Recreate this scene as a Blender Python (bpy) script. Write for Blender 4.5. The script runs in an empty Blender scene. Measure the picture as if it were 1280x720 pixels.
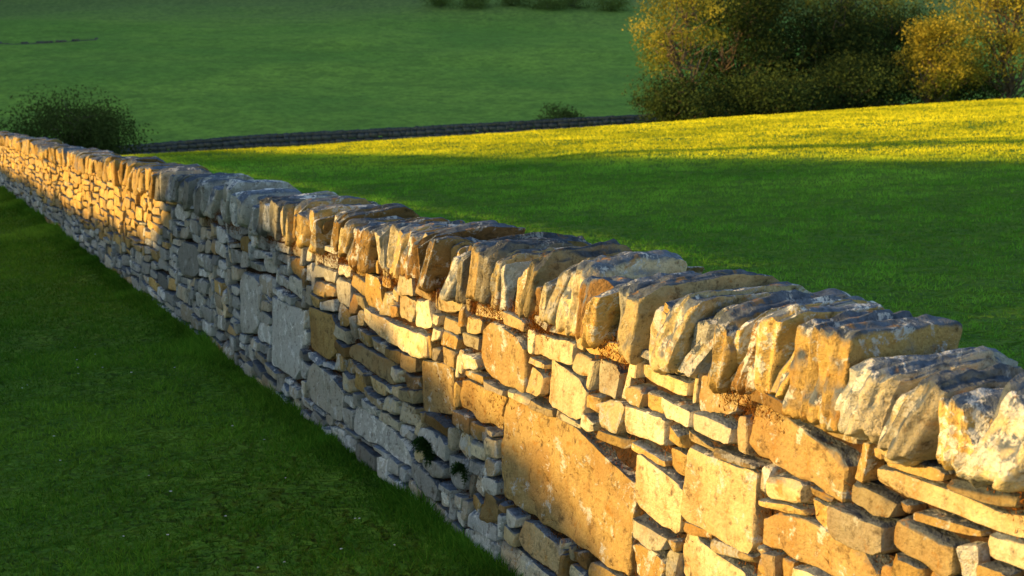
import bpy, math, random
import numpy as np
random.seed(7); rng = np.random.default_rng(11)
scn = bpy.context.scene; COL = scn.collection
V3 = lambda a: np.asarray(a, dtype=np.float64)

# ---------------------------------------------------------------- frame of the place
F_PX = 1500.0; PITCH = math.radians(11.3); CAMZ = 2.01
cp, sp = math.cos(PITCH), math.sin(PITCH)
BX, BY = 0.0, 4.35
wx, wy = -.452, .892
nx, ny = .892, .452
SLOPE = -.045
SUN_H = (-.975, -.222); TANE = .2126
SN = -(SUN_H[0]*nx+SUN_H[1]*ny)
SW = SUN_H[0]*wx+SUN_H[1]*wy

def sq(x, y): return (x-BX)*wx+(y-BY)*wy, (x-BX)*nx+(y-BY)*ny
def world(s, q, h):
    return np.stack([BX+s*wx+q*nx, BY+s*wy+q*ny, SLOPE*s+h], axis=-1)

# ---------------------------------------------------------------- noise
def vn(p, seed=0):
    i = np.floor(p).astype(np.int64); f = p-i; u = f*f*(3-2*f)
    def h(a, b, c):
        k = (a*374761393+b*668265263+c*1274126177+seed*974634777) & 0xffffffff
        k = ((k ^ (k >> 13))*1103515245) & 0xffffffff
        k = ((k ^ (k >> 16))*668265263) & 0xffffffff
        return ((k ^ (k >> 15)) & 0xffff)/32767.5-1
    r = 0
    for dx in (0, 1):
        for dy in (0, 1):
            for dz in (0, 1):
                w = (u[..., 0] if dx else 1-u[..., 0])*(u[..., 1] if dy else 1-u[..., 1])*(u[..., 2] if dz else 1-u[..., 2])
                r = r+w*h(i[..., 0]+dx, i[..., 1]+dy, i[..., 2]+dz)
    return r
def fbm(p, o=3, seed=0):
    r = 0; a = 1
    for k in range(o):
        r = r+a*vn(p*(2.03**k), seed+k); a *= .5
    return r
def vn2(x, y, f, seed=0, o=1):
    p = np.stack([np.asarray(x, float)*f, np.asarray(y, float)*f, np.zeros_like(np.asarray(x, float))+.37], axis=-1)
    return fbm(p, o, seed)

def sstep(a, b, x):
    t = np.clip((x-a)/(b-a), 0, 1); return t*t*(3-2*t)
def terrain(x, y):
    x = np.asarray(x, float); y = np.asarray(y, float)
    s, q = sq(x, y)
    yc = np.interp(x, [-60, -11, -6.9, 0, 3.8, 12.4, 24, 60], [40, 39.5, 41, 43, 45, 50, 56, 60])
    yy = np.minimum(y, yc+60)
    s2, q2 = sq(x, yy)
    P = SLOPE*s2+np.where(q2 > 0, .03*np.minimum(q2, 70), .02*np.maximum(q2, -60))
    d = np.maximum(yy-yc, 0)
    P = P-.09*d*d/(d+6)
    near = np.clip(np.abs(q)/1.5, 0, 1)
    P = P+near*(.05*vn2(x, y, .35, 3)+.02*vn2(x, y, 1.1, 5, 2))
    hill = -5.5+.12*(y-100)+1.6*vn2(x, y, .018, 9, 2)*sstep(95, 160, y)+.35*vn2(x, y, .09, 19, 2)*sstep(95, 160, y)
    hill = np.where(y > 560, hill+(560-y)*.1, hill)
    k = .8
    z = P+k*np.logaddexp(0, np.clip((hill-P)/k, -50, 400))
    R = 125*np.exp(-((x+260)/60)**2)*sstep(2, 26, y)*sstep(470, 330, y)  # unseen ridge added off to the left to shade the hillside
    return z+R

# ---------------------------------------------------------------- mesh helpers
def mesh_np(name, verts, faces, tint=None, smooth=True, sharp=None):
    me = bpy.data.meshes.new(name)
    verts = np.ascontiguousarray(verts, dtype=np.float32); faces = np.asarray(faces, dtype=np.int32)
    k = faces.shape[1]
    me.vertices.add(len(verts)); me.vertices.foreach_set('co', verts.ravel())
    me.loops.add(faces.size); me.loops.foreach_set('vertex_index', faces.ravel())
    me.polygons.add(len(faces)); me.polygons.foreach_set('loop_start', np.arange(0, faces.size, k, dtype=np.int32))
    me.update(calc_edges=True)
    me.polygons.foreach_set('use_smooth', np.full(len(faces), smooth, dtype=bool))
    if tint is not None:
        a = me.attributes.new('tint', 'FLOAT_COLOR', 'POINT')
        t = np.asarray(tint, dtype=np.float32)
        if t.ndim == 1: t = np.tile(t, (len(verts), 1))
        a.data.foreach_set('color', np.ascontiguousarray(np.hstack([t, np.ones((len(t), 1), np.float32)])).ravel())
    if sharp: me.set_sharp_from_angle(angle=math.radians(sharp))
    me.update()
    return me
def link(name, me, mat, parent=None, loc=None):
    o = bpy.data.objects.new(name, me); COL.objects.link(o)
    if mat: me.materials.clear(); me.materials.append(mat)
    if loc is not None: o.location = tuple(float(v) for v in loc)
    if parent: o.parent = parent
    return o
def empty(name, loc, label, cat, group=None):
    o = bpy.data.objects.new(name, None); COL.objects.link(o); o.location = tuple(float(v) for v in loc)
    o.empty_display_size = .2
    o['label'] = label; o['category'] = cat
    if group: o['group'] = group
    return o

# ---------------------------------------------------------------- materials
def newmat(name):
    m = bpy.data.materials.new(name); m.use_nodes = True
    nt = m.node_tree; nt.nodes.clear()
    out = nt.nodes.new('ShaderNodeOutputMaterial')
    return m, nt, out
def N(nt, t, **kw):
    n = nt.nodes.new(t)
    for k, v in kw.items(): setattr(n, k, v)
    return n
def noise(nt, vec, scale, detail=4, rough=.55, dist=0):
    n = N(nt, 'ShaderNodeTexNoise'); n.inputs['Scale'].default_value = scale; n.inputs['Detail'].default_value = detail
    n.inputs['Roughness'].default_value = rough; n.inputs['Distortion'].default_value = dist
    if vec: nt.links.new(vec, n.inputs['Vector'])
    return n.outputs['Fac']
def ramp(nt, fac, stops):
    r = N(nt, 'ShaderNodeValToRGB'); e = r.color_ramp.elements
    while len(e) < len(stops): e.new(.5)
    for i, (p, c) in enumerate(stops):
        e[i].position = p; e[i].color = (c[0], c[1], c[2], 1) if hasattr(c, '__len__') else (c, c, c, 1)
    nt.links.new(fac, r.inputs['Fac']); return r.outputs['Color']
def mix(nt, fac, a, b, mode='MIX'):
    m = N(nt, 'ShaderNodeMix', data_type='RGBA', blend_type=mode)
    for key, v in ((0, fac), (6, a), (7, b)):
        if isinstance(v, bpy.types.NodeSocket): nt.links.new(v, m.inputs[key])
        elif key == 0: m.inputs[0].default_value = v
        else: m.inputs[key].default_value = (v[0], v[1], v[2], 1)
    return m.outputs[2]
def math_(nt, op, a, b=0.0, clamp=False):
    m = N(nt, 'ShaderNodeMath', operation=op, use_clamp=clamp)
    for i, v in enumerate((a, b)):
        if isinstance(v, bpy.types.NodeSocket): nt.links.new(v, m.inputs[i])
        else: m.inputs[i].default_value = v
    return m.outputs[0]

def stone_material(name, dark=1.0, up_lo=.22, up_hi=.52, joint=0):
    m, nt, out = newmat(name)
    tc = N(nt, 'ShaderNodeTexCoord').outputs['Object']
    geo = N(nt, 'ShaderNodeNewGeometry')
    sn = N(nt, 'ShaderNodeSeparateXYZ'); nt.links.new(geo.outputs['Normal'], sn.inputs[0])
    at = N(nt, 'ShaderNodeAttribute', attribute_name='tint')
    sep = N(nt, 'ShaderNodeSeparateColor'); nt.links.new(at.outputs['Color'], sep.inputs[0])
    R, G, B = sep.outputs
    D = dark
    base = ramp(nt, R, [(0, (.42*D, .43*D, .42*D)), (.2, (.50*D, .48*D, .41*D)), (.38, (.50*D, .37*D, .18*D)), (.55, (.62*D, .43*D, .15*D)), (.66, (.32*D, .19*D, .075*D)), (.78, (.70*D, .57*D, .31*D)), (1, (.90*D, .83*D, .63*D))])
    n1 = noise(nt, tc, 5, 3, .6, .6)
    n2 = noise(nt, tc, 24, 5, .72)
    n3 = noise(nt, tc, 100, 2, .65)
    warm = math_(nt, 'MULTIPLY', ramp(nt, n1, [(.47, 0), (.70, .65)]), ramp(nt, R, [(.15, .1), (.4, 1)]))
    c = mix(nt, warm, base, (.38*D, .20*D, .06*D))
    c = mix(nt, ramp(nt, n2, [(.31, .85), (.46, 0)]), c, (.07*D, .045*D, .025*D))
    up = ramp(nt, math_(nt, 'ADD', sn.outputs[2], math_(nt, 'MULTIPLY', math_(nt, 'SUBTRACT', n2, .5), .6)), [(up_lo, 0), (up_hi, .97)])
    c = mix(nt, up, c, mix(nt, ramp(nt, n2, [(.35, 0), (.65, 1)]), (.05*D, .075*D, .115*D), (.17*D, .215*D, .29*D)))  # upward faces: weathered grey plus skylit blue shade painted into the colour
    mp = N(nt, 'ShaderNodeVectorMath', operation='ADD'); mp.inputs[1].default_value = (7.3, 2.2, 5.1); nt.links.new(tc, mp.inputs[0])
    v = noise(nt, mp.outputs[0], 11, 5, .78, .3)
    lf = math_(nt, 'ADD', math_(nt, 'ADD', v, math_(nt, 'MULTIPLY', up, .01)), math_(nt, 'MULTIPLY', math_(nt, 'SUBTRACT', B, .5), .17))
    lm = ramp(nt, lf, [(.58, 0), (.63, .92)])
    c = mix(nt, lm, c, mix(nt, n3, (.50*D, .51*D, .49*D), (.84*D, .83*D, .80*D)))
    oc = noise(nt, mp.outputs[0], 19, 3, .6, .4)
    c = mix(nt, math_(nt, 'MULTIPLY', ramp(nt, oc, [(.61, 0), (.69, .7)]), ramp(nt, R, [(.15, .1), (.4, 1)])), c, (.48*D, .24*D, .045*D))
    val = math_(nt, 'MULTIPLY', math_(nt, 'ADD', math_(nt, 'MULTIPLY', G, .95), .5), math_(nt, 'ADD', math_(nt, 'MULTIPLY', n3, .7), .65))
    cc = N(nt, 'ShaderNodeVectorMath', operation='SCALE'); nt.links.new(c, cc.inputs[0]); nt.links.new(val, cc.inputs['Scale'])
    b1 = N(nt, 'ShaderNodeBump'); b1.inputs['Strength'].default_value = 1; b1.inputs['Distance'].default_value = .016
    hh = math_(nt, 'ADD', n2, math_(nt, 'ADD', math_(nt, 'MULTIPLY', n3, .3), math_(nt, 'MULTIPLY', lm, .06)))
    nt.links.new(hh, b1.inputs['Height'])
    p = N(nt, 'ShaderNodeBsdfPrincipled'); p.inputs['Roughness'].default_value = .85; p.inputs['Specular IOR Level'].default_value = .25
    nt.links.new(cc.outputs[0], p.inputs['Base Color']); nt.links.new(b1.outputs[0], p.inputs['Normal']); nt.links.new(p.outputs[0], out.inputs[0])
    return m
STONE = stone_material('weathered_stone', 1, .35, .7)
COPE = stone_material('weathered_coping', .97, .0, .26)
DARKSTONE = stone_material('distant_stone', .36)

def leafy(name, c0, c1, trans=.35, c_sunlit=None):
    m, nt, out = newmat(name)
    at = N(nt, 'ShaderNodeAttribute', attribute_name='tint')
    sep = N(nt, 'ShaderNodeSeparateColor'); nt.links.new(at.outputs['Color'], sep.inputs[0])
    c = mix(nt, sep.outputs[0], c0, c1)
    if c_sunlit: c = mix(nt, sep.outputs[2], c, c_sunlit)
    cc = N(nt, 'ShaderNodeVectorMath', operation='SCALE'); nt.links.new(c, cc.inputs[0]); nt.links.new(math_(nt, 'ADD', math_(nt, 'MULTIPLY', sep.outputs[1], .9), .5), cc.inputs['Scale'])
    d = N(nt, 'ShaderNodeBsdfDiffuse'); nt.links.new(cc.outputs[0], d.inputs[0])
    t = N(nt, 'ShaderNodeBsdfTranslucent'); nt.links.new(cc.outputs[0], t.inputs[0])
    ms = N(nt, 'ShaderNodeMixShader'); ms.inputs[0].default_value = trans
    nt.links.new(d.outputs[0], ms.inputs[1]); nt.links.new(t.outputs[0], ms.inputs[2]); nt.links.new(ms.outputs[0], out.inputs[0])
    return m
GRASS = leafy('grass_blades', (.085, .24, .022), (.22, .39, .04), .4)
FIELD = leafy('field_grass_blades', (.13, .36, .035), (.24, .47, .05), .4, (.82, .75, .03))  # last colour paints sunlit yellow onto the far strip
GOLD = leafy('golden_leaves', (.12, .155, .025), (.54, .44, .06), .4)
DKLEAF = leafy('shade_dark_leaves', (.026, .05, .015), (.065, .095, .028), .3)  # shade of the copse painted in as a darker leaf colour
MIDLEAF = leafy('olive_leaves', (.055, .08, .02), (.19, .19, .04), .35)
SHADELEAF = leafy('shaded_bush_leaves', (.045, .07, .02), (.10, .135, .035), .35)
SCRUB = leafy('scrub_leaves', (.10, .16, .04), (.18, .25, .06), .35)
MOSS = leafy('dry_moss', (.15, .05, .012), (.30, .13, .03), .2)
FERN = leafy('fern_leaves', (.025, .07, .018), (.07, .14, .035), .3)
PETAL = leafy('petals', (.6, .6, .55), (.75, .75, .7), .2)

def bark():
    m, nt, out = newmat('bark')
    tc = N(nt, 'ShaderNodeTexCoord').outputs['Object']
    c = ramp(nt, noise(nt, tc, 6, 5, .7), [(.3, (.05, .04, .03)), (.7, (.17, .13, .09))])
    p = N(nt, 'ShaderNodeBsdfPrincipled'); p.inputs['Roughness'].default_value = .95
    nt.links.new(c, p.inputs['Base Color']); nt.links.new(p.outputs[0], out.inputs[0]); return m
BARK = bark()
def core_mat():
    m, nt, out = newmat('hearting')
    tc = N(nt, 'ShaderNodeTexCoord').outputs['Object']
    c = ramp(nt, noise(nt, tc, 14, 4, .7), [(.3, (.018, .010, .007)), (.55, (.05, .025, .012)), (.75, (.12, .05, .018))])
    p = N(nt, 'ShaderNodeBsdfPrincipled'); p.inputs['Roughness'].default_value = 1
    b = N(nt, 'ShaderNodeBump'); b.inputs['Distance'].default_value = .03; nt.links.new(noise(nt, tc, 30, 4, .7), b.inputs['Height'])
    nt.links.new(b.outputs[0], p.inputs['Normal'])
    nt.links.new(c, p.inputs['Base Color']); nt.links.new(p.outputs[0], out.inputs[0]); return m
CORE = core_mat()
def ground_mat():
    m, nt, out = newmat('pasture')
    tc = N(nt, 'ShaderNodeTexCoord').outputs['Object']
    sx = N(nt, 'ShaderNodeSeparateXYZ'); nt.links.new(tc, sx.inputs[0])
    b = noise(nt, tc, 4, 4, .7); f = noise(nt, tc, 35, 3, .7)
    near = mix(nt, ramp(nt, b, [(.3, 0), (.7, 1)]), (.08, .22, .02), (.21, .38, .04))
    near = mix(nt, ramp(nt, f, [(.3, .5), (.6, 0)]), near, (.03, .09, .012))
    h1 = noise(nt, tc, .03, 5, .62, .5); h2 = noise(nt, tc, .3, 4, .75); h3 = noise(nt, tc, 1.3, 4, .75)
    hill = mix(nt, ramp(nt, h1, [(.36, 0), (.62, 1)]), (.23, .47, .07), (.39, .66, .09))
    hill = mix(nt, ramp(nt, h2, [(.38, .6), (.56, 0)]), hill, (.17, .31, .055))
    hill = mix(nt, ramp(nt, h3, [(.38, .6), (.58, 0)]), hill, (.12, .24, .04))
    rough_top = math_(nt, 'ADD', math_(nt, 'MULTIPLY', sx.outputs[1], .0125), math_(nt, 'MULTIPLY', h1, 1.4))
    hill = mix(nt, ramp(nt, math_(nt, 'MULTIPLY', math_(nt, 'SUBTRACT', rough_top, 3.0), 1.2), [(0, 0), (.8, .7)]), hill, mix(nt, ramp(nt, h3, [(.4, 0), (.6, 1)]), (.12, .18, .065), (.27, .34, .11)))
    k = ramp(nt, math_(nt, 'MULTIPLY', math_(nt, 'SUBTRACT', sx.outputs[1], 60), .03), [(0, 0), (1, 1)])
    c = mix(nt, k, near, hill)
    bp = N(nt, 'ShaderNodeBump'); bp.inputs['Distance'].default_value = .12; bp.inputs['Strength'].default_value = .8
    nt.links.new(math_(nt, 'ADD', math_(nt, 'MULTIPLY', f, .25), b), bp.inputs['Height'])
    bp2 = N(nt, 'ShaderNodeBump'); bp2.inputs['Distance'].default_value = 1.4; bp2.inputs['Strength'].default_value = .8
    nt.links.new(h3, bp2.inputs['Height']); nt.links.new(bp.outputs[0], bp2.inputs['Normal'])
    p = N(nt, 'ShaderNodeBsdfPrincipled'); p.inputs['Roughness'].default_value = 1; p.inputs['Specular IOR Level'].default_value = .1
    nt.links.new(c, p.inputs['Base Color']); nt.links.new(bp2.outputs[0], p.inputs['Normal']); nt.links.new(p.outputs[0], out.inputs[0]); return m

# ---------------------------------------------------------------- ground
NX, NY = 480, 560
t = np.linspace(-1, 1, NX); gx = 650*np.sinh(6*t)/math.sinh(6)
t = np.linspace(-.66, 1, NY); gy = 22+850*np.sinh(5*t)/math.sinh(5)
X, Y = np.meshgrid(gx, gy)
Z = terrain(X, Y)
vs = np.stack([X.ravel(), Y.ravel(), Z.ravel()], -1)
i = np.arange(NY-1)[:, None]*NX+np.arange(NX-1)[None, :]
fc = np.stack([i, i+1, i+1+NX, i+NX], -1).reshape(-1, 4)
g = link('ground', mesh_np('ground', vs, fc), ground_mat()); g['kind'] = 'structure'

# ---------------------------------------------------------------- stones
_cube = {}
def cube(n):
    if n in _cube: return _cube[n]
    ids = {}; vl = []; fl = []
    def vid(a):
        if a not in ids: ids[a] = len(vl); vl.append(a)
        return ids[a]
    for ax in range(3):
        for side in (0, n):
            for a in range(n):
                for b in range(n):
                    qd = []
                    for (da, db) in ((0, 0), (1, 0), (1, 1), (0, 1)):
                        c = [0, 0, 0]; c[ax] = side; c[(ax+1) % 3] = a+da; c[(ax+2) % 3] = b+db
                        qd.append(vid(tuple(c)))
                    if side == n: qd = qd[::-1]
                    fl.append(qd)
    _cube[n] = (np.array(vl, float)/n*2-1, np.array(fl, np.int32)); return _cube[n]

def rock(n, half, k=9, cuts=(), jit=None, amp=.008, freq=9, seed=0, strat=None):
    p, f = cube(n); p = p.copy()
    p = np.sign(p)*np.abs(p)**.8
    p = p/((np.abs(p)**k).sum(1)**(1/k))[:, None]
    for (nn, d) in cuts:
        nn = V3(nn); nn = nn/np.linalg.norm(nn); sup = np.abs(nn).sum()
        e = np.maximum(p@nn-d*sup, 0); p = p-e[:, None]*nn
    r = p*V3(half)
    if jit is not None:
        w = (p+1)/2
        for a in (0, 1):
            for b in (0, 1):
                for c in (0, 1):
                    ww = (w[:, 0] if a else 1-w[:, 0])*(w[:, 1] if b else 1-w[:, 1])*(w[:, 2] if c else 1-w[:, 2])
                    r = r+ww[:, None]*jit[a, b, c]
    dirn = p/V3(half); dirn = dirn/np.linalg.norm(dirn, axis=1)[:, None]
    pp = r*freq+seed*3.17
    nz = fbm(pp, 3, seed)
    rid = 1-2*np.abs(vn(pp*1.7+9, seed+50))
    r = r+dirn*(amp*(nz+.35*rid))[:, None]
    if strat is not None:
        ly = vn(np.stack([r[:, strat]*60+seed, r[:, (strat+1) % 3]*3, r[:, (strat+2) % 3]*3], -1), seed+7)
        ly = np.sign(ly)*np.abs(ly)**.6
        ch = vn(r*28+seed, seed+17)
        d2 = dirn.copy(); d2[:, strat] = 0
        r = r+d2*(amp*1.7*ly+amp*.9*ch)[:, None]
    return r, f

def S_of(sig):
    sig = np.asarray(sig, float)
    return np.where(sig < 1.5, sig, 1.5+(np.exp(.12*np.maximum(sig-1.5, 0))-1)/.12)
def sig_of(s):
    return s if s < 1.5 else 1.5+math.log(1+.12*(s-1.5))/.12
HF = 1.05; CW, CH = .05, .0375
S0, S1 = -4.5, 15.6
NCc, NR = int((S1-S0)/CW), int(round(HF/CH))
occ = np.zeros((NCc, NR), bool); rects = []
def pix(u, v):
    d = V3([(u-640)/F_PX, cp+sp*(360-v)/F_PX, -sp+cp*(360-v)/F_PX])
    tt = -((0-BX)*nx+(0-BY)*ny)/(d[0]*nx+d[1]*ny)
    P = d*tt; s, q = sq(P[0], P[1]); return s, CAMZ+P[2]-SLOPE*s
for (u0, u1, v0, v1) in [(612, 782, 522, 668), (333, 370, 382, 465), (840, 930, 562, 655), (920, 1045, 525, 590), (757, 815, 505, 560), (785, 832, 585, 650),
        (585, 637, 410, 475), (663, 717, 463, 515), (510, 555, 450, 505), (560, 608, 468, 515), (930, 1075, 645, 705), (830, 925, 675, 745), (618, 690, 680, 730),
        (1063, 1255, 590, 632), (770, 845, 455, 487), (650, 700, 415, 450), (430, 482, 428, 462), (850, 905, 475, 512),
        (445, 520, 392, 425), (292, 316, 335, 415), (1090, 1190, 645, 690), (380, 425, 450, 505), (440, 510, 520, 560),
        (940, 1000, 592, 625), (720, 752, 455, 490), (850, 900, 520, 550), (1200, 1280, 650, 700), (374, 410, 385, 440), (218, 240, 300, 340)]:
    um, vm = (u0+u1)/2, (v0+v1)/2
    sa = sig_of(pix(u1, vm)[0]); sb = sig_of(pix(u0, vm)[0]); ha = pix(um, v1)[1]; hb = pix(um, v0)[1]
    a0 = int(round((sa-S0)/CW)); a1 = int(round((sb-S0)/CW)); b0 = max(0, int(round(ha/CH))); b1 = min(NR, int(round(hb/CH)))
    a1 = max(a1, a0+1); b1 = max(b1, b0+1)
    if b0 >= NR or a0 < 0 or occ[a0:a1, b0:b1].any(): continue
    occ[a0:a1, b0:b1] = True; rects.append((a0, a1, b0, b1))
for _ in range(1800):
    w = random.randint(4, 7); h = random.choice([3, 4, 4, 5])
    if random.random() < .12: w = random.randint(3, 4); h = random.randint(6, 7)
    a = random.randint(0, NCc-w); b = random.randint(0, NR-h)
    if S0+a*CW > 1.8: w = min(w, 5); h = min(h, 4)
    if random.random() < .035 and not occ[a:a+w, b:b+h].any():
        occ[a:a+w, b:b+h] = True; rects.append((a, a+w, b, b+h))
for b in range(NR):
    for a in range(NCc):
        if occ[a, b]: continue
        opts = [(4, 2), (5, 2), (3, 2), (4, 2), (4, 3), (5, 2), (3, 3), (5, 3), (4, 3), (6, 2), (6, 3), (4, 2), (2, 2)]
        if S0+a*CW > 1.8: opts = [(3, 2), (4, 2), (5, 2), (3, 3), (4, 3), (5, 3), (4, 2)]
        random.shuffle(opts); done = False
        for (w, h) in opts:
            if a+w <= NCc and b+h <= NR and not occ[a:a+w, b:b+h].any():
                occ[a:a+w, b:b+h] = True; rects.append((a, a+w, b, b+h)); done = True; break
        if not done:
            w = 1
            while a+w < NCc and w < 4 and not occ[a+w, b]: w += 1
            h = 1
            while b+h < NR and h < 3 and not occ[a:a+w, b+h].any(): h += 1
            occ[a:a+w, b:b+h] = True; rects.append((a, a+w, b, b+h))

def warp_face(sg, h):
    p = np.stack([sg*1.5, h*1.9, np.zeros_like(sg)+4.4], -1)
    e = np.clip(np.minimum(h/.2, 1), 0, 1)
    p2 = np.stack([sg*5, h*5, np.zeros_like(sg)+9.4], -1)
    return sg+.05*vn(p, 31)+.016*vn(p2, 77), h+(.045*vn(p, 32)+.014*vn(p2, 78))*e

def apparent(s):
    return 1/max(4.66+s/1.132, 1.5)**3
wall = empty('dry_stone_wall', (BX, BY, 0), 'long dry stone wall of irregular golden and grey stones topped with leaning coping slabs', 'wall')
WO = V3([BX, BY, 0])
stones = []
for ri, (a0, a1, b0, b1) in enumerate(rects):
    c = (S0+(a0+a1)/2*CW, (b0+b1)/2*CH); L, H = (a1-a0)*CW, (b1-b0)*CH
    s_c = float(S_of(c[0])); vis = -2.75 < s_c < 26
    area = L*H*apparent(s_c)*float(S_of(c[0]+.05)-S_of(c[0]-.05))*10
    stones.append((area if vis else 0, ri, c, L, H, s_c))
stones.sort(reverse=True)
def face_stone(idx, ri, c, L, H, s_c):
    r = np.random.default_rng(ri+500)
    n = 18 if idx < 60 else (13 if idx < 160 else (9 if s_c < 8 else 6))
    if ri == 0: n = 32
    gap = .008
    half = (max(L/2-gap, .018), .11, max(H/2-gap, .014))
    jit = np.zeros((2, 2, 2, 3)); m = min(min(L, H), .16)
    jq = r.normal(0, 1, (2, 2))
    for a in (0, 1):
        for cc in (0, 1):
            dx, dz = r.uniform(-.12, .12)*m, r.uniform(-.14, .14)*m
            for b in (0, 1): jit[a, b, cc] = (dx, 0, dz)
            jit[a, 0, cc, 1] = np.clip(jq[a, cc], -1.6, 1.6)*.008
    cuts = []
    for sx_ in (-1, 1):
        for sz_ in (-1, 1):
            if r.random() < .6:
                th = r.uniform(.35, 1.2)
                cuts.append(((sx_*math.cos(th), -r.uniform(0, .3), sz_*math.sin(th)), r.uniform(.76, .94)))
    if ri == 0: cuts = [((-.42, 0, 1), .74), ((1, 0, -.35), .88), ((-.3, 0, -1), .90), ((.5, -1, .3), .9)]
    for _ in range(2):
        cuts.append(((r.uniform(-.5, .5), -1, r.uniform(-.5, .5)), r.uniform(.84, .98)))
    v, f = rock(n, half, k=r.uniform(14, 30), cuts=cuts, jit=jit, amp=min(.0075, .05*m+.002)*(1.5 if ri == 0 else 1), freq=r.uniform(9, 15), seed=ri % 97+3)
    prot = r.uniform(-.014, .014)+(.008 if L*H > .03 else 0)
    if ri == 0: prot = .012
    ang = r.normal(0, .04); ca, sa = math.cos(ang), math.sin(ang)
    x_, z_ = v[:, 0]*ca-v[:, 2]*sa, v[:, 0]*sa+v[:, 2]*ca
    sg, h = warp_face(c[0]+x_, c[1]+z_)
    h = h-.02
    s = S_of(sg); q = .11+prot+v[:, 1]+.06*h
    P = world(s, q, h)
    tint = np.array([r.uniform(.25, 1), np.clip(r.normal(.48, .28), 0, 1), np.clip(r.normal(.48, .28), 0, 1)])
    grey = sstep(1.6, 3.0, s_c)*(1-sstep(6.4, 7.2, s_c))+sstep(.5, .1, c[1]-.05*s_c)*sstep(-.6, .6, s_c)*(s_c < 8)+(sstep(.45, .3, c[1]) if s_c > 7 else 0)  # shade painted into the tint: greyer stones where the wall is shaded
    if r.random() < min(grey, 1)*.92: tint[0] = r.uniform(0, .27); tint[1] = np.clip(r.normal(.62, .3), 0, 1); tint[2] = np.clip(r.normal(.66, .25), 0, 1)
    elif s_c > 6.5: tint = np.array([r.uniform(.35, .62), r.uniform(.4, .9), .3])  # sunlight painted in: golden tints on the far sunlit stretch
    if L*H > .03 and s_c < 1 and c[1] > .25: tint = np.array([r.choice([.42, .5, .78, .85]), r.uniform(.4, .6), r.uniform(.3, .6)])
    if ri == 0: tint = np.array([.46, .40, .56])
    if ri == 1: tint = np.array([.06, .95, .62])
    return P, f, tint
rv, rf, rt = [], [], []; off = 0
for idx, (area, ri, c, L, H, s_c) in enumerate(stones):
    P, f, tint = face_stone(idx, ri, c, L, H, s_c)
    if idx < 100:
        ctr = P.mean(0)
        link('face_stone', mesh_np('face_stone', P-ctr, f, tint, True, 32), STONE, wall, ctr-WO)
    else:
        rv.append(P-WO); rf.append(f+off); rt.append(np.tile(tint, (len(P), 1))); off += len(P)
o = link('smaller_face_stones', mesh_np('smaller_face_stones', np.vstack(rv), np.vstack(rf), np.vstack(rt), True, 32), STONE, wall, (0, 0, 0)); o['kind'] = 'stuff'

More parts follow.
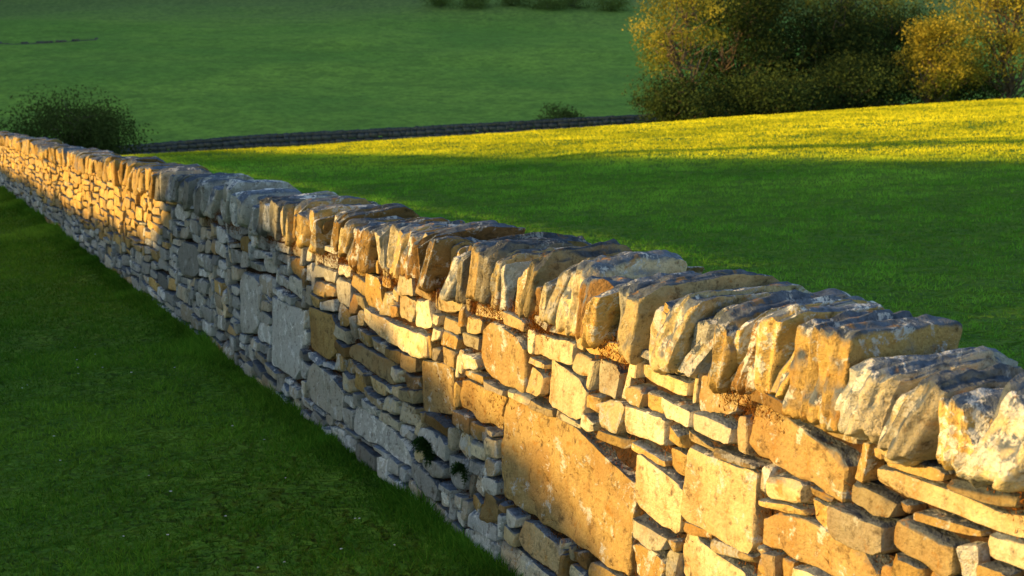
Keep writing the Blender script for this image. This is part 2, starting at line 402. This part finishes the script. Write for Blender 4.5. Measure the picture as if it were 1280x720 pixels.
# ---- coping: slabs set on edge, leaning
cop = []
def add_cope(sig, T, **kw): cop.append((sig, T, kw))
add_cope(-1.655, .22, big=True)
a = -1.543
while a < S1-.2:
    T = random.choice([.045, .055, .06, .07, .08, .09, .10, .125]) if a < 3 else (random.uniform(.075, .13) if a < 7 else random.uniform(.11, .18))
    add_cope(a+T/2, T); a += T*.96
a = -1.768
while a > S0:
    T = random.choice([.05, .065, .08, .10, .07, .12]); add_cope(a-T/2, T); a -= T*.95
cop.sort(key=lambda e: abs(e[0]+.9))
rv, rf, rt = [], [], []; off = 0
for ci, (sg0, T, kw) in enumerate(cop):
    r = np.random.default_rng(9000+ci*7)
    n = 26 if sg0 < .5 else (16 if sg0 < 4 else 9)
    Wd = r.uniform(.42, .52); Hh = r.uniform(.21, .285); back = 0; fr = 0
    if r.random() < .12: Wd += .12; back = .05; Hh *= .85
    if sg0 < -1.3:
        f_ = sstep(-1.3, -1.9, sg0); Wd = Wd*(1-.18*f_); Hh = Hh*(1-.20*f_); fr = -.03*f_; back = 0
    if kw.get('big'): Wd, Hh = .38, .255; fr = -.025
    half = (T/2*.96, Wd/2, Hh/2)
    jit = np.zeros((2, 2, 2, 3))
    for b in (0, 1):
        for cc in (0, 1):
            dy, dz = r.uniform(-.03, .03), (r.uniform(-.05, .025) if cc else 0)
            dxx = r.uniform(-.2, .2)*T
            for a_ in (0, 1): jit[a_, b, cc] = (dxx+(r.uniform(-.14, .14)*T), dy+r.uniform(-.015, .015), dz+r.uniform(-.02, .02))
    if kw.get('big'): jit *= .3
    cuts = []
    if not kw.get('big'):
        for _ in range(2):
            th = r.uniform(.5, 1.35)
            cuts.append(((r.uniform(-.12, .12), -math.cos(th), math.sin(th)), r.uniform(.80, .95)))
        cuts.append(((0, math.cos(.7), math.sin(.7)), r.uniform(.66, .86)))
        cuts.append(((0, math.cos(1.2), math.sin(1.2)), r.uniform(.75, .92)))
        if r.random() < .4: cuts.append(((0, -math.cos(.9), -math.sin(.9)), r.uniform(.80, .93)))
        for _ in range(4):
            nn = r.normal(0, 1, 3); nn[2] = abs(nn[2])*.6
            cuts.append((nn, r.uniform(.76, .95)))
    else:
        cuts = [((0, -.5, 1), .95), ((.1, .7, .7), .8), ((1, -.2, .8), .88), ((-1, -.3, .5), .93)]
    v, f = rock(n, half, k=r.uniform(8, 16) if not kw.get('big') else 18, cuts=cuts, jit=jit, amp=.0105, freq=r.uniform(8, 13), seed=ci+200, strat=0)
    lean = math.radians(r.normal(21, 5)) if not kw.get('big') else math.radians(5)
    yaw = r.normal(0, .08); bow = r.uniform(-.7, .7)
    if kw.get('big'): yaw = 0; bow = 0
    x_, y_, z_ = v[:, 0], v[:, 1], v[:, 2]+Hh/2
    x_ = x_-z_*math.tan(lean)+y_*math.tan(yaw)+bow*((z_/Hh-.5)**2-.25)*.12+.3*bow*(y_**2)
    sg = sg0+x_+Hh/2*math.tan(lean); h = HF-.045+z_+r.uniform(-.012, .012)
    q = .06*HF+.215+r.uniform(-.03, .03)+(Wd/2-.24)+back+fr+y_
    P = world(S_of(sg), q, h)
    tint = np.array([r.choice([.1, .25, .38, .45, .5, .55, .62, .66, .78, .85]), np.clip(r.normal(.42, .28), 0, 1), np.clip(r.normal(.62, .27), 0, 1)])
    if 3.2 < S_of(sg0) < 7.0: tint[0] *= .25  # shade painted into the tint: greyer coping along the shaded stretch
    if S_of(sg0) > 7.0: tint = np.array([r.uniform(.4, .62), r.uniform(.3, .8), r.uniform(.2, .6)])  # golden sunlight painted into the coping further along
    if kw.get('big'): tint = np.array([.53, .42, .6])
    if ci < 100:
        ctr = P.mean(0)
        link('coping_stone', mesh_np('coping_stone', P-ctr, f, tint, True, 30), COPE, wall, ctr-WO)
    else:
        rv.append(P-WO); rf.append(f+off); rt.append(np.tile(tint, (len(P), 1))); off += len(P)
if rv:
    o = link('further_coping_stones', mesh_np('further_coping_stones', np.vstack(rv), np.vstack(rf), np.vstack(rt), True, 30), COPE, wall, (0, 0, 0)); o['kind'] = 'stuff'

# ---- hearting inside the wall
ns, nh = 500, 16
prof = [(.06, -.15)]+[(.055+.06*h, h) for h in np.linspace(0, HF-.03, nh)]+[(.44, HF-.03)]+[(.60-.12*h/HF, h) for h in np.linspace(HF-.06, -.15, 8)]
ss = S_of(np.linspace(S0+.02, S1-.02, ns)); m_ = len(prof)
q_ = np.array([a[0] for a in prof]); h_ = np.array([a[1] for a in prof])
SS, QQ = np.meshgrid(ss, q_, indexing='ij'); HH = np.tile(h_, (ns, 1))
QQ = QQ+.018*fbm(np.stack([SS*7, QQ*7, HH*7], -1), 2, 4)
Pc = world(SS, QQ, HH).reshape(-1, 3)-WO
i = np.arange(ns-1)[:, None]*m_+np.arange(m_-1)[None, :]
link('wall_core', mesh_np('wall_core', Pc, np.stack([i, i+m_, i+m_+1, i+1], -1).reshape(-1, 4)), CORE, wall, (0, 0, 0))

# ---------------------------------------------------------------- blades
def blades(P, hgt, wid, lean, r, tint):
    n = len(P); a = r.uniform(0, 2*np.pi, n); b = r.uniform(0, 2*np.pi, n)
    dv = np.stack([np.cos(a), np.sin(a), np.zeros(n)], -1)*(wid/2)[:, None]
    tip = P+np.stack([np.cos(b)*lean*hgt, np.sin(b)*lean*hgt, hgt], -1)
    v = np.stack([P-dv, P+dv, tip], 1).reshape(-1, 3)
    return v, np.arange(3*n).reshape(-1, 3), np.repeat(tint, 3, axis=0)
r = np.random.default_rng(5)
n = 130000
sg = r.uniform(S0+.1, 5, n); h = r.uniform(0, HF, n)
band = r.random(n) < .5
h = np.where(band, HF-.045+r.normal(0, .03, n), h)
s = S_of(sg); q = np.where(band, .025+.06*h+r.uniform(-.035, .03, n), .045+.06*h+r.uniform(-.032, .0, n))
mk = vn(np.stack([sg*3, h*3, np.zeros(n)], -1), 66) > np.where(band, -.4, -.3)
s, q, h = s[mk], q[mk], h[mk]; n = len(s)
v, f, tt = blades(world(s, q, h), r.uniform(.004, .018, n), r.uniform(.002, .005, n), r.uniform(.2, 1.6, n), r, np.stack([r.random(n), r.random(n), r.random(n)], -1))
o = link('dry_moss', mesh_np('dry_moss', v-WO, f, tt, False), MOSS, wall, (0, 0, 0)); o['kind'] = 'stuff'

# ---------------------------------------------------------------- grass
def grass(name, n, dmin, dmax, amin, amax, side, mat, seed, hbase):
    r = np.random.default_rng(seed)
    d = r.uniform(dmin, dmax, n); a = np.radians(r.uniform(amin, amax, n))
    x, y = d*np.sin(a), d*np.cos(a)
    if side < 0:
        m = 60000; s2 = r.uniform(-1.5, 26, m); q2 = -np.abs(r.normal(0, .09, m)); P2 = world(s2, q2, s2*0)
        x = np.concatenate([x, P2[:, 0]]); y = np.concatenate([y, P2[:, 1]]); d = np.hypot(x, y); n = len(x)
    s, q = sq(x, y)
    ok = (q < .02) if side < 0 else (q > .66)
    cl = vn2(x, y, 2.6, seed, 2)+.6*vn2(x, y, 9, seed+3)
    ok &= (r.uniform(-1.6, 1, n) < cl+.35)
    x, y, d, q, cl, s = x[ok], y[ok], d[ok], q[ok], cl[ok], s[ok]; n = len(x)
    z = terrain(x, y)-.004
    hg = (hbase+.0007*d)*r.uniform(.45, 1.25, n)*(1+.5*np.clip(cl, -1, 1))
    hg = hg*(1+(1.1+1.8*np.clip(vn2(s, s*0, 2.2, 91, 2), -.5, 1))*np.exp(-np.abs(q)/.10)*(q < .1))
    wd = (.0034+.0008*d)*r.uniform(.7, 1.3, n)
    big = vn2(x, y, .45, seed+8, 2)
    sunlit_zone = sstep(25, 35, y+.81*x+1.5*vn2(x, y, .2, 5, 2))  # follows the sun's edge on the field; yellow light goes into blade colour
    far = sunlit_zone*np.clip(.84+.10*r.normal(0, 1, n)+.2*big, 0, 1)
    tint = np.stack([np.clip(.45+.55*big+.25*r.normal(0, 1, n), 0, 1), np.clip(.5+(.18*r.normal(0, 1, n)+.4*cl)*(1-.6*sunlit_zone)+.25*big, 0, 1), far], -1)
    v, f, tt = blades(np.stack([x, y, z], -1), hg*(1-.2*sunlit_zone), wd*(1+.3*sunlit_zone), np.abs(r.normal(.65, .45, n)), r, tint)
    o = link(name, mesh_np(name, v, f, tt, False), mat)
    o['kind'] = 'stuff'; return o
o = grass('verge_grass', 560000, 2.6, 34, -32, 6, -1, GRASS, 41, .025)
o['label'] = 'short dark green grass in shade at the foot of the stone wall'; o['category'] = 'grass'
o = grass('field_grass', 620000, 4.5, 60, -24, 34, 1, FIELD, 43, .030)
o['label'] = 'green pasture grass behind the wall, its far strip painted sunlit yellow'; o['category'] = 'grass'
r = np.random.default_rng(77); n = 70
s = r.uniform(-.5, 6, n); q = r.uniform(-3.6, -.3, n); P = world(s, q, np.zeros(n)); P[:, 2] = terrain(P[:, 0], P[:, 1])+.03
vv, ff = [], []
for k in range(n):
    R_ = r.uniform(.004, .008)
    b = len(vv); vv.append(P[k]+V3([0, 0, .004]))
    for j in range(8):
        vv.append(P[k]+V3([math.cos(j*.785)*R_, math.sin(j*.785)*R_, r.uniform(-.001, .003)]))
    for j in range(8): ff.append((b, b+1+j, b+1+(j+1) % 8))
o = link('clover_flowers', mesh_np('clover_flowers', np.array(vv), np.array(ff), np.array([.5, .6, .5])), PETAL)
o['kind'] = 'stuff'; o['label'] = 'tiny scattered white flower heads in the shaded grass'; o['category'] = 'flowers'

# ---------------------------------------------------------------- trees and bushes
def tubes(segs):
    vv, ff = [], []
    for (A, B_, ra, rb) in segs:
        A, B_ = V3(A), V3(B_); d = B_-A; d = d/max(np.linalg.norm(d), 1e-6)
        u = np.cross(d, [0, 0, 1]) if abs(d[2]) < .95 else np.cross(d, [1, 0, 0]); u = u/np.linalg.norm(u); w = np.cross(d, u)
        b = len(vv)
        for (Pt, rr) in ((A, ra), (B_, rb)):
            for j in range(7):
                an = j*2*math.pi/7; vv.append(Pt+rr*(math.cos(an)*u+math.sin(an)*w))
        for j in range(7): k = (j+1) % 7; ff.append((b+j, b+k, b+7+k, b+7+j))
    return np.array(vv), np.array(ff)
def limb(A, B_, ra, rb, r, n=4, wob=.12):
    pts = [V3(A)+(V3(B_)-V3(A))*k/n for k in range(n+1)]
    L = np.linalg.norm(V3(B_)-V3(A))
    for k in range(1, n): pts[k] = pts[k]+r.normal(0, wob*L/n, 3)
    return [(pts[k], pts[k+1], ra+(rb-ra)*k/n, ra+(rb-ra)*(k+1)/n) for k in range(n)], pts
def tree(kind, label, cat, x, y, H, Wd, low, nclump, nleaf, leaf, mat, seed, group=None, parts=('trunk', 'crown'), trunk_r=.13, clr=.17, rough=0):
    r = np.random.default_rng(seed)
    z = float(terrain(x, y)); t = empty(kind, (x, y, z-.05), label, cat, group)
    cz, rz = (H+low)/2, (H-low)/2
    C_ = []
    while len(C_) < nclump:
        p = r.uniform(-1, 1, 3); m = np.linalg.norm(p)
        if m > 1 or m < .35 and r.random() < .6: continue
        taper = 1-.35*max(p[2], 0)
        p = p*(1+rough*vn(p*2+seed, seed))
        C_.append(V3([p[0]*Wd/2*taper, p[1]*Wd/2*taper, cz+p[2]*rz])*V3([1+r.normal(0, .08), 1, 1+r.normal(0, .03)]))
    C_ = np.array(C_)
    segs, pts = limb((0, 0, -.3), (r.normal(0, .2), r.normal(0, .2), H*.8), trunk_r, trunk_r*.2, r, 6, .25)
    for k in range(nclump):
        zt = max(low*.6, C_[k][2]-r.uniform(.4, 1.4)*rz*.6); zt = min(zt, H*.75)
        j = int(np.clip(zt/(H*.8)*6, 0, 6)); a = pts[j]
        sg_, _ = limb(a, C_[k], trunk_r*.33, .012, r, 4, .3); segs += sg_
    v, f = tubes(segs)
    link(parts[0], mesh_np(parts[0], v, f), BARK, t, (0, 0, 0))
    R_ = np.clip(r.normal(1, .4, nclump), .35, 2)*clr*Wd/2*1.6
    k = r.choice(nclump, nleaf, p=(R_**2)/(R_**2).sum())
    g = r.normal(0, 1, (nleaf, 3)); g = g/np.linalg.norm(g, axis=1)[:, None]*(r.random(nleaf)**.6*1.25)[:, None]
    P = C_[k]+g*R_[k][:, None]*V3([1.2, 1.2, .8])
    P[:, 2] = np.maximum(P[:, 2], .1)
    a = r.normal(0, 1, (nleaf, 3)); a /= np.linalg.norm(a, axis=1)[:, None]
    b = np.cross(a, r.normal(0, 1, (nleaf, 3))); b /= np.linalg.norm(b, axis=1)[:, None]
    sz = (leaf*r.uniform(.5, 1.3, nleaf))[:, None]
    vv = np.stack([P-a*sz, P-b*sz*.5, P+a*sz, P+b*sz*.5], 1).reshape(-1, 3)
    ct = r.random(nclump)
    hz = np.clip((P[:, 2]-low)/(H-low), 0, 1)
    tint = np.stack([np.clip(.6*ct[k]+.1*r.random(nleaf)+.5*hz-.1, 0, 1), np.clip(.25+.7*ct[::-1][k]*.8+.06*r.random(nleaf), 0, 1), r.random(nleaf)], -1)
    link(parts[1], mesh_np(parts[1], vv, np.arange(4*nleaf).reshape(-1, 4), np.repeat(tint, 4, axis=0), False), mat, t, (0, 0, 0))
    return t
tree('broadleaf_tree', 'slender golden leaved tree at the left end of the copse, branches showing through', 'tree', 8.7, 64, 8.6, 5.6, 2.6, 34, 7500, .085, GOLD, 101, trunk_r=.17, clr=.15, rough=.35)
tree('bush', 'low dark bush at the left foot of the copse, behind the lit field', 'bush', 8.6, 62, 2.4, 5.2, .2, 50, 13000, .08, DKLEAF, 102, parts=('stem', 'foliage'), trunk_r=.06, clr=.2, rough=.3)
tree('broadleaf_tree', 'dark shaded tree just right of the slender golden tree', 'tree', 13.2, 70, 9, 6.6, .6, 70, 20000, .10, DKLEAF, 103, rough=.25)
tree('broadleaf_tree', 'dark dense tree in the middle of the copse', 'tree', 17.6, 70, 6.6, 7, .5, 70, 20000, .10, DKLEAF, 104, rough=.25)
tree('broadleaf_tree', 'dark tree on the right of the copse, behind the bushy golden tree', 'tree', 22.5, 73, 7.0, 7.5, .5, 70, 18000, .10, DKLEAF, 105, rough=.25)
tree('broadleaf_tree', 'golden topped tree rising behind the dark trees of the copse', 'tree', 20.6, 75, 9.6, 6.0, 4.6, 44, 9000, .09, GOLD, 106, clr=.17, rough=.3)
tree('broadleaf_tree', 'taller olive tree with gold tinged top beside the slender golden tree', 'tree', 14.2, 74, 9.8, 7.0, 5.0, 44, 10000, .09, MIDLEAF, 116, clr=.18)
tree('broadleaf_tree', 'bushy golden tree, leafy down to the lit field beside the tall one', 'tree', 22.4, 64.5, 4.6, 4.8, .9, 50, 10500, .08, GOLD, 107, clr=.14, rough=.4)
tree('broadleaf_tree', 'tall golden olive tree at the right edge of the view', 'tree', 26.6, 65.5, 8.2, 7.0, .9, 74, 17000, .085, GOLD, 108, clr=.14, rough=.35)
tree('broadleaf_tree', 'olive tree just outside the right edge, beyond the tall golden tree', 'tree', 33, 69, 8.5, 6.5, .5, 60, 9000, .12, MIDLEAF, 109)
tree('bush', 'low shaded bush under the middle of the copse', 'bush', 13.2, 63, 2.5, 6, .2, 50, 13000, .08, DKLEAF, 110, parts=('stem', 'foliage'), trunk_r=.05, clr=.2, rough=.3)
tree('bush', 'low dark bush beside the bushy golden tree', 'bush', 17.8, 64.5, 2.8, 6, .2, 50, 13000, .08, DKLEAF, 111, parts=('stem', 'foliage'), trunk_r=.05, clr=.2, rough=.3)
tree('bush', 'low dark bush under the tall golden tree at the right edge', 'bush', 25.2, 68.5, 2.4, 7, .2, 50, 11000, .08, DKLEAF, 117, parts=('stem', 'foliage'), trunk_r=.05, clr=.2, rough=.3)
tree('bush', 'rounded dark green bush beyond the far left end of the stone wall', 'bush', -21.6, 60, 3.6, 5.8, .3, 64, 20000, .075, SHADELEAF, 112, parts=('stem', 'foliage'), trunk_r=.08, clr=.18, rough=.3)
tree('bush', 'small dark shrub low on the hillside just above the distant wall', 'bush', 4.1, 102, 2.1, 3.8, .1, 26, 4500, .10, SHADELEAF, 113, parts=('stem', 'foliage'), trunk_r=.03, clr=.2, rough=.4)
for k, (x, y, h, w) in enumerate([(-12, 214, 2.4, 7), (-6, 211, 2.0, 7), (0, 213, 2.6, 6), (6, 211, 2.0, 7), (11, 214, 2.8, 6), (17, 211, 2.4, 6)]):
    tree('bush', 'small dark scrub bush high on the hillside at the top of the view', 'bush', x, y, h, w, .1, 22, 2200, .17, SCRUB, 130+k, 'scrub bushes high on the hillside', parts=('stem', 'foliage'), trunk_r=.06, clr=.2, rough=.5)

def wall_plant(label, s, h, R_, nleaf, seed):
    r = np.random.default_rng(seed); c = world(np.array([s]), np.array([.04]), np.array([h]))[0]
    t = empty('wall_fern', c, label, 'fern')
    vv, ff, tt = [], [], []; st = []
    out_ = V3([-nx, -ny, 0]); al = V3([wx, wy, 0])
    for k in range(nleaf):
        a = r.uniform(-1.9, 1.9); L = R_*r.uniform(.45, 1.05)
        d = out_*r.uniform(.3, .8)+al*math.sin(a)+V3([0, 0, 1])*(math.cos(a)*.6-.15); d /= np.linalg.norm(d)
        prev = V3([0, 0, 0])
        for j in range(9):
            u = (j+1)/9; P = d*L*u+V3([0, 0, -1])*L*.55*u*u
            st.append((prev, P, .0013, .0010))
            side = np.cross(d, [0, 0, 1]); side /= np.linalg.norm(side)
            ls = L*.26*math.sin(math.pi*min(1, u*.85+.12))
            for sg_ in (-1, 1):
                b = len(vv); tip = P+side*sg_*ls+d*ls*.3+r.normal(0, .005, 3)
                vv += [P-d*ls*.26, P+side*sg_*ls*.5-d*ls*.2, tip, P+side*sg_*ls*.45+d*ls*.4]; ff.append((b, b+1, b+2, b+3)); tt += [[r.random(), r.random(), 0]]*4
            prev = P
    v, f = tubes(st); link('stalk', mesh_np('stalk', v, f, np.array([.3, .2, 0])), FERN, t, (0, 0, 0))
    link('fronds', mesh_np('fronds', np.array(vv), np.array(ff), np.array(tt), False), FERN, t, (0, 0, 0))
s_, h_2 = pix(528, 555); wall_plant('dark green fern tuft growing from the shaded wall face, left one of two', s_, h_2, .105, 130, 3)
s_, h_2 = pix(572, 585); wall_plant('small fern tuft growing from a joint right of the larger fern', s_, h_2, .08, 70, 4)

# ---------------------------------------------------------------- distant field walls
def field_wall(label, pts, x0, x1, seed, scale=1.0, ht=.95, bare=1.0):
    px_ = np.array([p[0] for p in pts]); py_ = np.array([p[1] for p in pts])
    def prof(xc):
        yc = float(np.interp(xc, px_, py_)); gz = float(terrain(xc, yc))
        return yc, gz, (gz+ht if pts[0][2] is None else float(np.interp(xc, px_, [p[2] for p in pts])))
    cx = (x0+x1)/2; cy = float(np.interp(cx, px_, py_))
    fw = empty('field_wall', (cx, cy, float(terrain(cx, cy))), label, 'wall')
    FO = V3(fw.location)
    rv, rf, rt, cv, cf, ct_ = [], [], [], [], [], []; o1 = o2 = 0
    r = np.random.default_rng(seed); nrow = 7 if pts[0][2] is not None else 2
    for k in range(nrow):
        x = x0+r.random()*.5
        while x < x1:
            L = r.uniform(.25, .75)*scale; xc = x+L/2; yc, gz, top = prof(xc)
            body = max(top-.22-gz+.25, .3); hh = body/nrow
            v, f = rock(2, (L/2*1.04, .28+r.uniform(-.03, .03), hh/2*1.08), 8, amp=.02, freq=4, seed=int(r.integers(90)))
            v = v+V3([xc, yc, gz-.25+hh*(k+.5)+r.uniform(-.03, .03)]); rv.append(v-FO); rf.append(f[:, ::-1]+o1); rt.append(np.tile([r.random()*.25, .3+.4*r.random(), .3], (len(v), 1))); o1 += len(v)
            x += L
    x = x0
    while x < x1:
        L = r.uniform(.18, .32)*scale; yc, gz, top = prof(x+L/2)
        hc = r.uniform(.20, .26)
        if r.random() < bare:
            v, f = rock(3, (L/2*1.1, .26, hc/2), 6, amp=.02, freq=5, seed=int(r.integers(90)))
            v[:, 0] += v[:, 2]*.25
            v = v+V3([x+L/2, yc, top-.24+hc/2]); cv.append(v-FO); cf.append(f[:, ::-1]+o2); ct_.append(np.tile([r.random()*.25, .3+.4*r.random(), .35], (len(v), 1))); o2 += len(v)
        x += L
    link('stonework', mesh_np('stonework', np.vstack(rv), np.vstack(rf), np.vstack(rt)), DARKSTONE, fw, (0, 0, 0))
    link('coping', mesh_np('coping', np.vstack(cv), np.vstack(cf), np.vstack(ct_)), DARKSTONE, fw, (0, 0, 0))
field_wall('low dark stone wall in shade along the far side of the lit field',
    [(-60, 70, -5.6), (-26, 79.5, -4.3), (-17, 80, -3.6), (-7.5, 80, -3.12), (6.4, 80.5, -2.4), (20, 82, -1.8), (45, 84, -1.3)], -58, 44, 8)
field_wall('faint tumbled field wall crossing the upper hillside at the top left', [(-110, 158, None), (-78, 160, None), (-66, 163, None), (-56, 165, None), (-30, 180, None)], -105, -56, 9, 1.6, .30, .45)

# ---------------------------------------------------------------- unseen screens off to the left, added and shaped to cast the evening shade
D = 18.0
def belt_pt(s, h, dq=0):
    hor = (D+dq)/SN
    return world(s+hor*SW, np.zeros_like(s)-(D+dq), h+hor*TANE)+np.stack([s*0, s*0, -SLOPE*hor*SW+s*0], -1)
sl = np.arange(-14, 80, .12)
hlo = np.interp(sl, [-14, -6, -1.1, -.8, -.55, -.3, 0, .5, 1.3, 1.9, 2.4, 3.0, 3.5, 4.0, 6.2, 6.7, 7.4, 12.5, 26, 42, 46, 80], [-.3, -.3, -.15, .08, .22, .36, .48, .58, .64, .72, .80, .90, 1.05, 1.5, 1.5, 1.05, .55, .50, .46, .5, 6, 6])
hlo = hlo+.07*vn2(sl, sl*0, 1.3, 70)+.04*vn2(sl, sl*0, 4, 71)+.20*vn2(sl, sl*0, 2.4, 74)*np.exp(-((sl-2.9)/.7)**2)
hc = np.interp(sl, [-14, 5, 15.4, 26, 39.2, 44, 80], [7.2, 5.3, 4.19, 3.09, 1.85, 1.8, 6])+.12*vn2(sl, sl*0, .8, 72, 2)+.07*vn2(sl, sl*0, 3, 79)
hb = 1.43+.03*vn2(sl, sl*0, 1.5, 73)
hb = np.where(hlo > 1.2, np.minimum(hlo, hb), hb)
hb = np.where(sl > 44, hlo, hb); hc = np.maximum(hc, hb+.02)
def slab(name, lo, hi, mat, parent, thick=.7, i0=0, i1=None):
    s = sl[i0:i1]; a, b = lo[i0:i1], hi[i0:i1]; n = len(s)
    A = belt_pt(s, a); B_ = belt_pt(s, b); C2 = belt_pt(s, b, thick); D2 = belt_pt(s, a, thick)
    PL = V3(parent.location)
    v = np.stack([A, B_, C2, D2], 1).reshape(-1, 3)-PL
    i = np.arange(n-1)*4
    f = np.vstack([np.stack([i+k, i+(k+1) % 4, i+4+(k+1) % 4, i+4+k], -1) for k in range(4)])
    f = np.vstack([f, [[0, 1, 2, 3]], [[4*n-4, 4*n-3, 4*n-2, 4*n-1]]])
    r = np.random.default_rng(n+len(name)); m = n*26
    k = r.integers(0, n, m); e = r.random(m) < .5
    hgt = np.where(e, b[k], a[k])+r.normal(0, .02, m)
    hgt = np.where(r.random(m) < .5, a[k]+(b[k]-a[k])*r.random(m), hgt)
    P = belt_pt(s[k], hgt, 0)+r.normal(0, .03, (m, 3))-PL
    a_ = r.normal(0, .05, (m, 3)); b_ = r.normal(0, .035, (m, 3))
    lv = np.stack([P-a_, P-b_, P+a_, P+b_], 1).reshape(-1, 3)
    vv = np.vstack([v, lv]); ff = np.vstack([f, np.arange(4*m).reshape(-1, 4)+len(v)])
    link(name, mesh_np(name, vv, ff, np.array([.5, .5, .5]), False), mat, parent, (0, 0, 0))
pc = belt_pt(np.array([12.]), np.array([0.]))[0]; pc[2] = float(terrain(pc[0], pc[1]))
hd = empty('shade_caster_hedge', pc, 'unseen leafy screen added to shade the grass and lower wall', 'shade_caster_hedge')
slab('foliage', np.full(len(sl), -6.0), hlo, DKLEAF, hd)  # top outline shaped to the shadow edge wanted on the wall
edges = np.linspace(0, len(sl)-1, 9).astype(int)
for k in range(8):
    i0, i1 = edges[k], edges[k+1]+1; mid = (i0+i1)//2
    pc = belt_pt(sl[mid:mid+1], np.array([0.]))[0]; gz = float(terrain(pc[0], pc[1])); topz = belt_pt(sl[mid:mid+1], hb[mid:mid+1])[0][2]; pc[2] = gz
    t = empty('shade_caster_tree', pc, 'unseen tree added off to the left to shade the field', 'tree', 'unseen trees added to cast shade')
    slab('crown', hb, hc, DKLEAF, t, .9, i0, i1)  # added crown slab, outlined to shade the near field
    vq, fq = tubes([(V3([-.2, -.2, -.2]), V3([-.2, -.2, topz-gz+.3]), .09, .06)])
    link('trunk', mesh_np('trunk', vq, fq), BARK, t, (0, 0, 0))
    if sl[i0] <= 21.5 < sl[i1-1]:                    # unseen boughs added to cast a shadow streak across the field
        for (da, rr) in ((.15, .28), (1.0, .16)):
            A_ = belt_pt(np.array([25.5]), np.array([3.2]), .3)[0]-pc; M_ = belt_pt(np.array([22.1]), np.array([4.75+da*.7]), .3)[0]-pc; E_ = belt_pt(np.array([16.5]), np.array([6.5+da]), .3)[0]-pc
            vq, fq = tubes([(A_, M_, rr*.7, rr), (M_, E_, rr, rr*.9)])
            link('shade_caster_bough', mesh_np('shade_caster_bough', vq, fq), BARK, t, (0, 0, 0))

# ---------------------------------------------------------------- light, sky, camera
elev = math.atan(TANE)
w = bpy.data.worlds.new('World'); scn.world = w; w.use_nodes = True
nt = w.node_tree; bg = nt.nodes['Background']
sky = nt.nodes.new('ShaderNodeTexSky'); sky.sky_type = 'NISHITA'; sky.sun_disc = False
sky.sun_elevation = elev; sky.sun_rotation = math.atan2(SUN_H[0], SUN_H[1])
nt.links.new(sky.outputs[0], bg.inputs[0]); bg.inputs[1].default_value = .25
sd = bpy.data.lights.new('sun', 'SUN'); sd.energy = 7.5; sd.angle = math.radians(.5); sd.color = (1, .62, .18)
so = bpy.data.objects.new('sun', sd); COL.objects.link(so)
from mathutils import Vector
so.rotation_euler = Vector((SUN_H[0], SUN_H[1], TANE)).to_track_quat('Z', 'Y').to_euler()
cam = bpy.data.cameras.new('camera'); co = bpy.data.objects.new('camera', cam); COL.objects.link(co)
co.location = (0, 0, CAMZ); co.rotation_euler = (math.pi/2-PITCH, 0, 0)
cam.sensor_width = 36; cam.lens = F_PX/1280*36; cam.clip_end = 3000; cam.clip_start = .05
cam.dof.use_dof = True; cam.dof.focus_distance = 4.6; cam.dof.aperture_fstop = 6
scn.camera = co
scn.view_settings.view_transform = 'Standard'; scn.view_settings.look = 'None'; scn.view_settings.exposure = 0
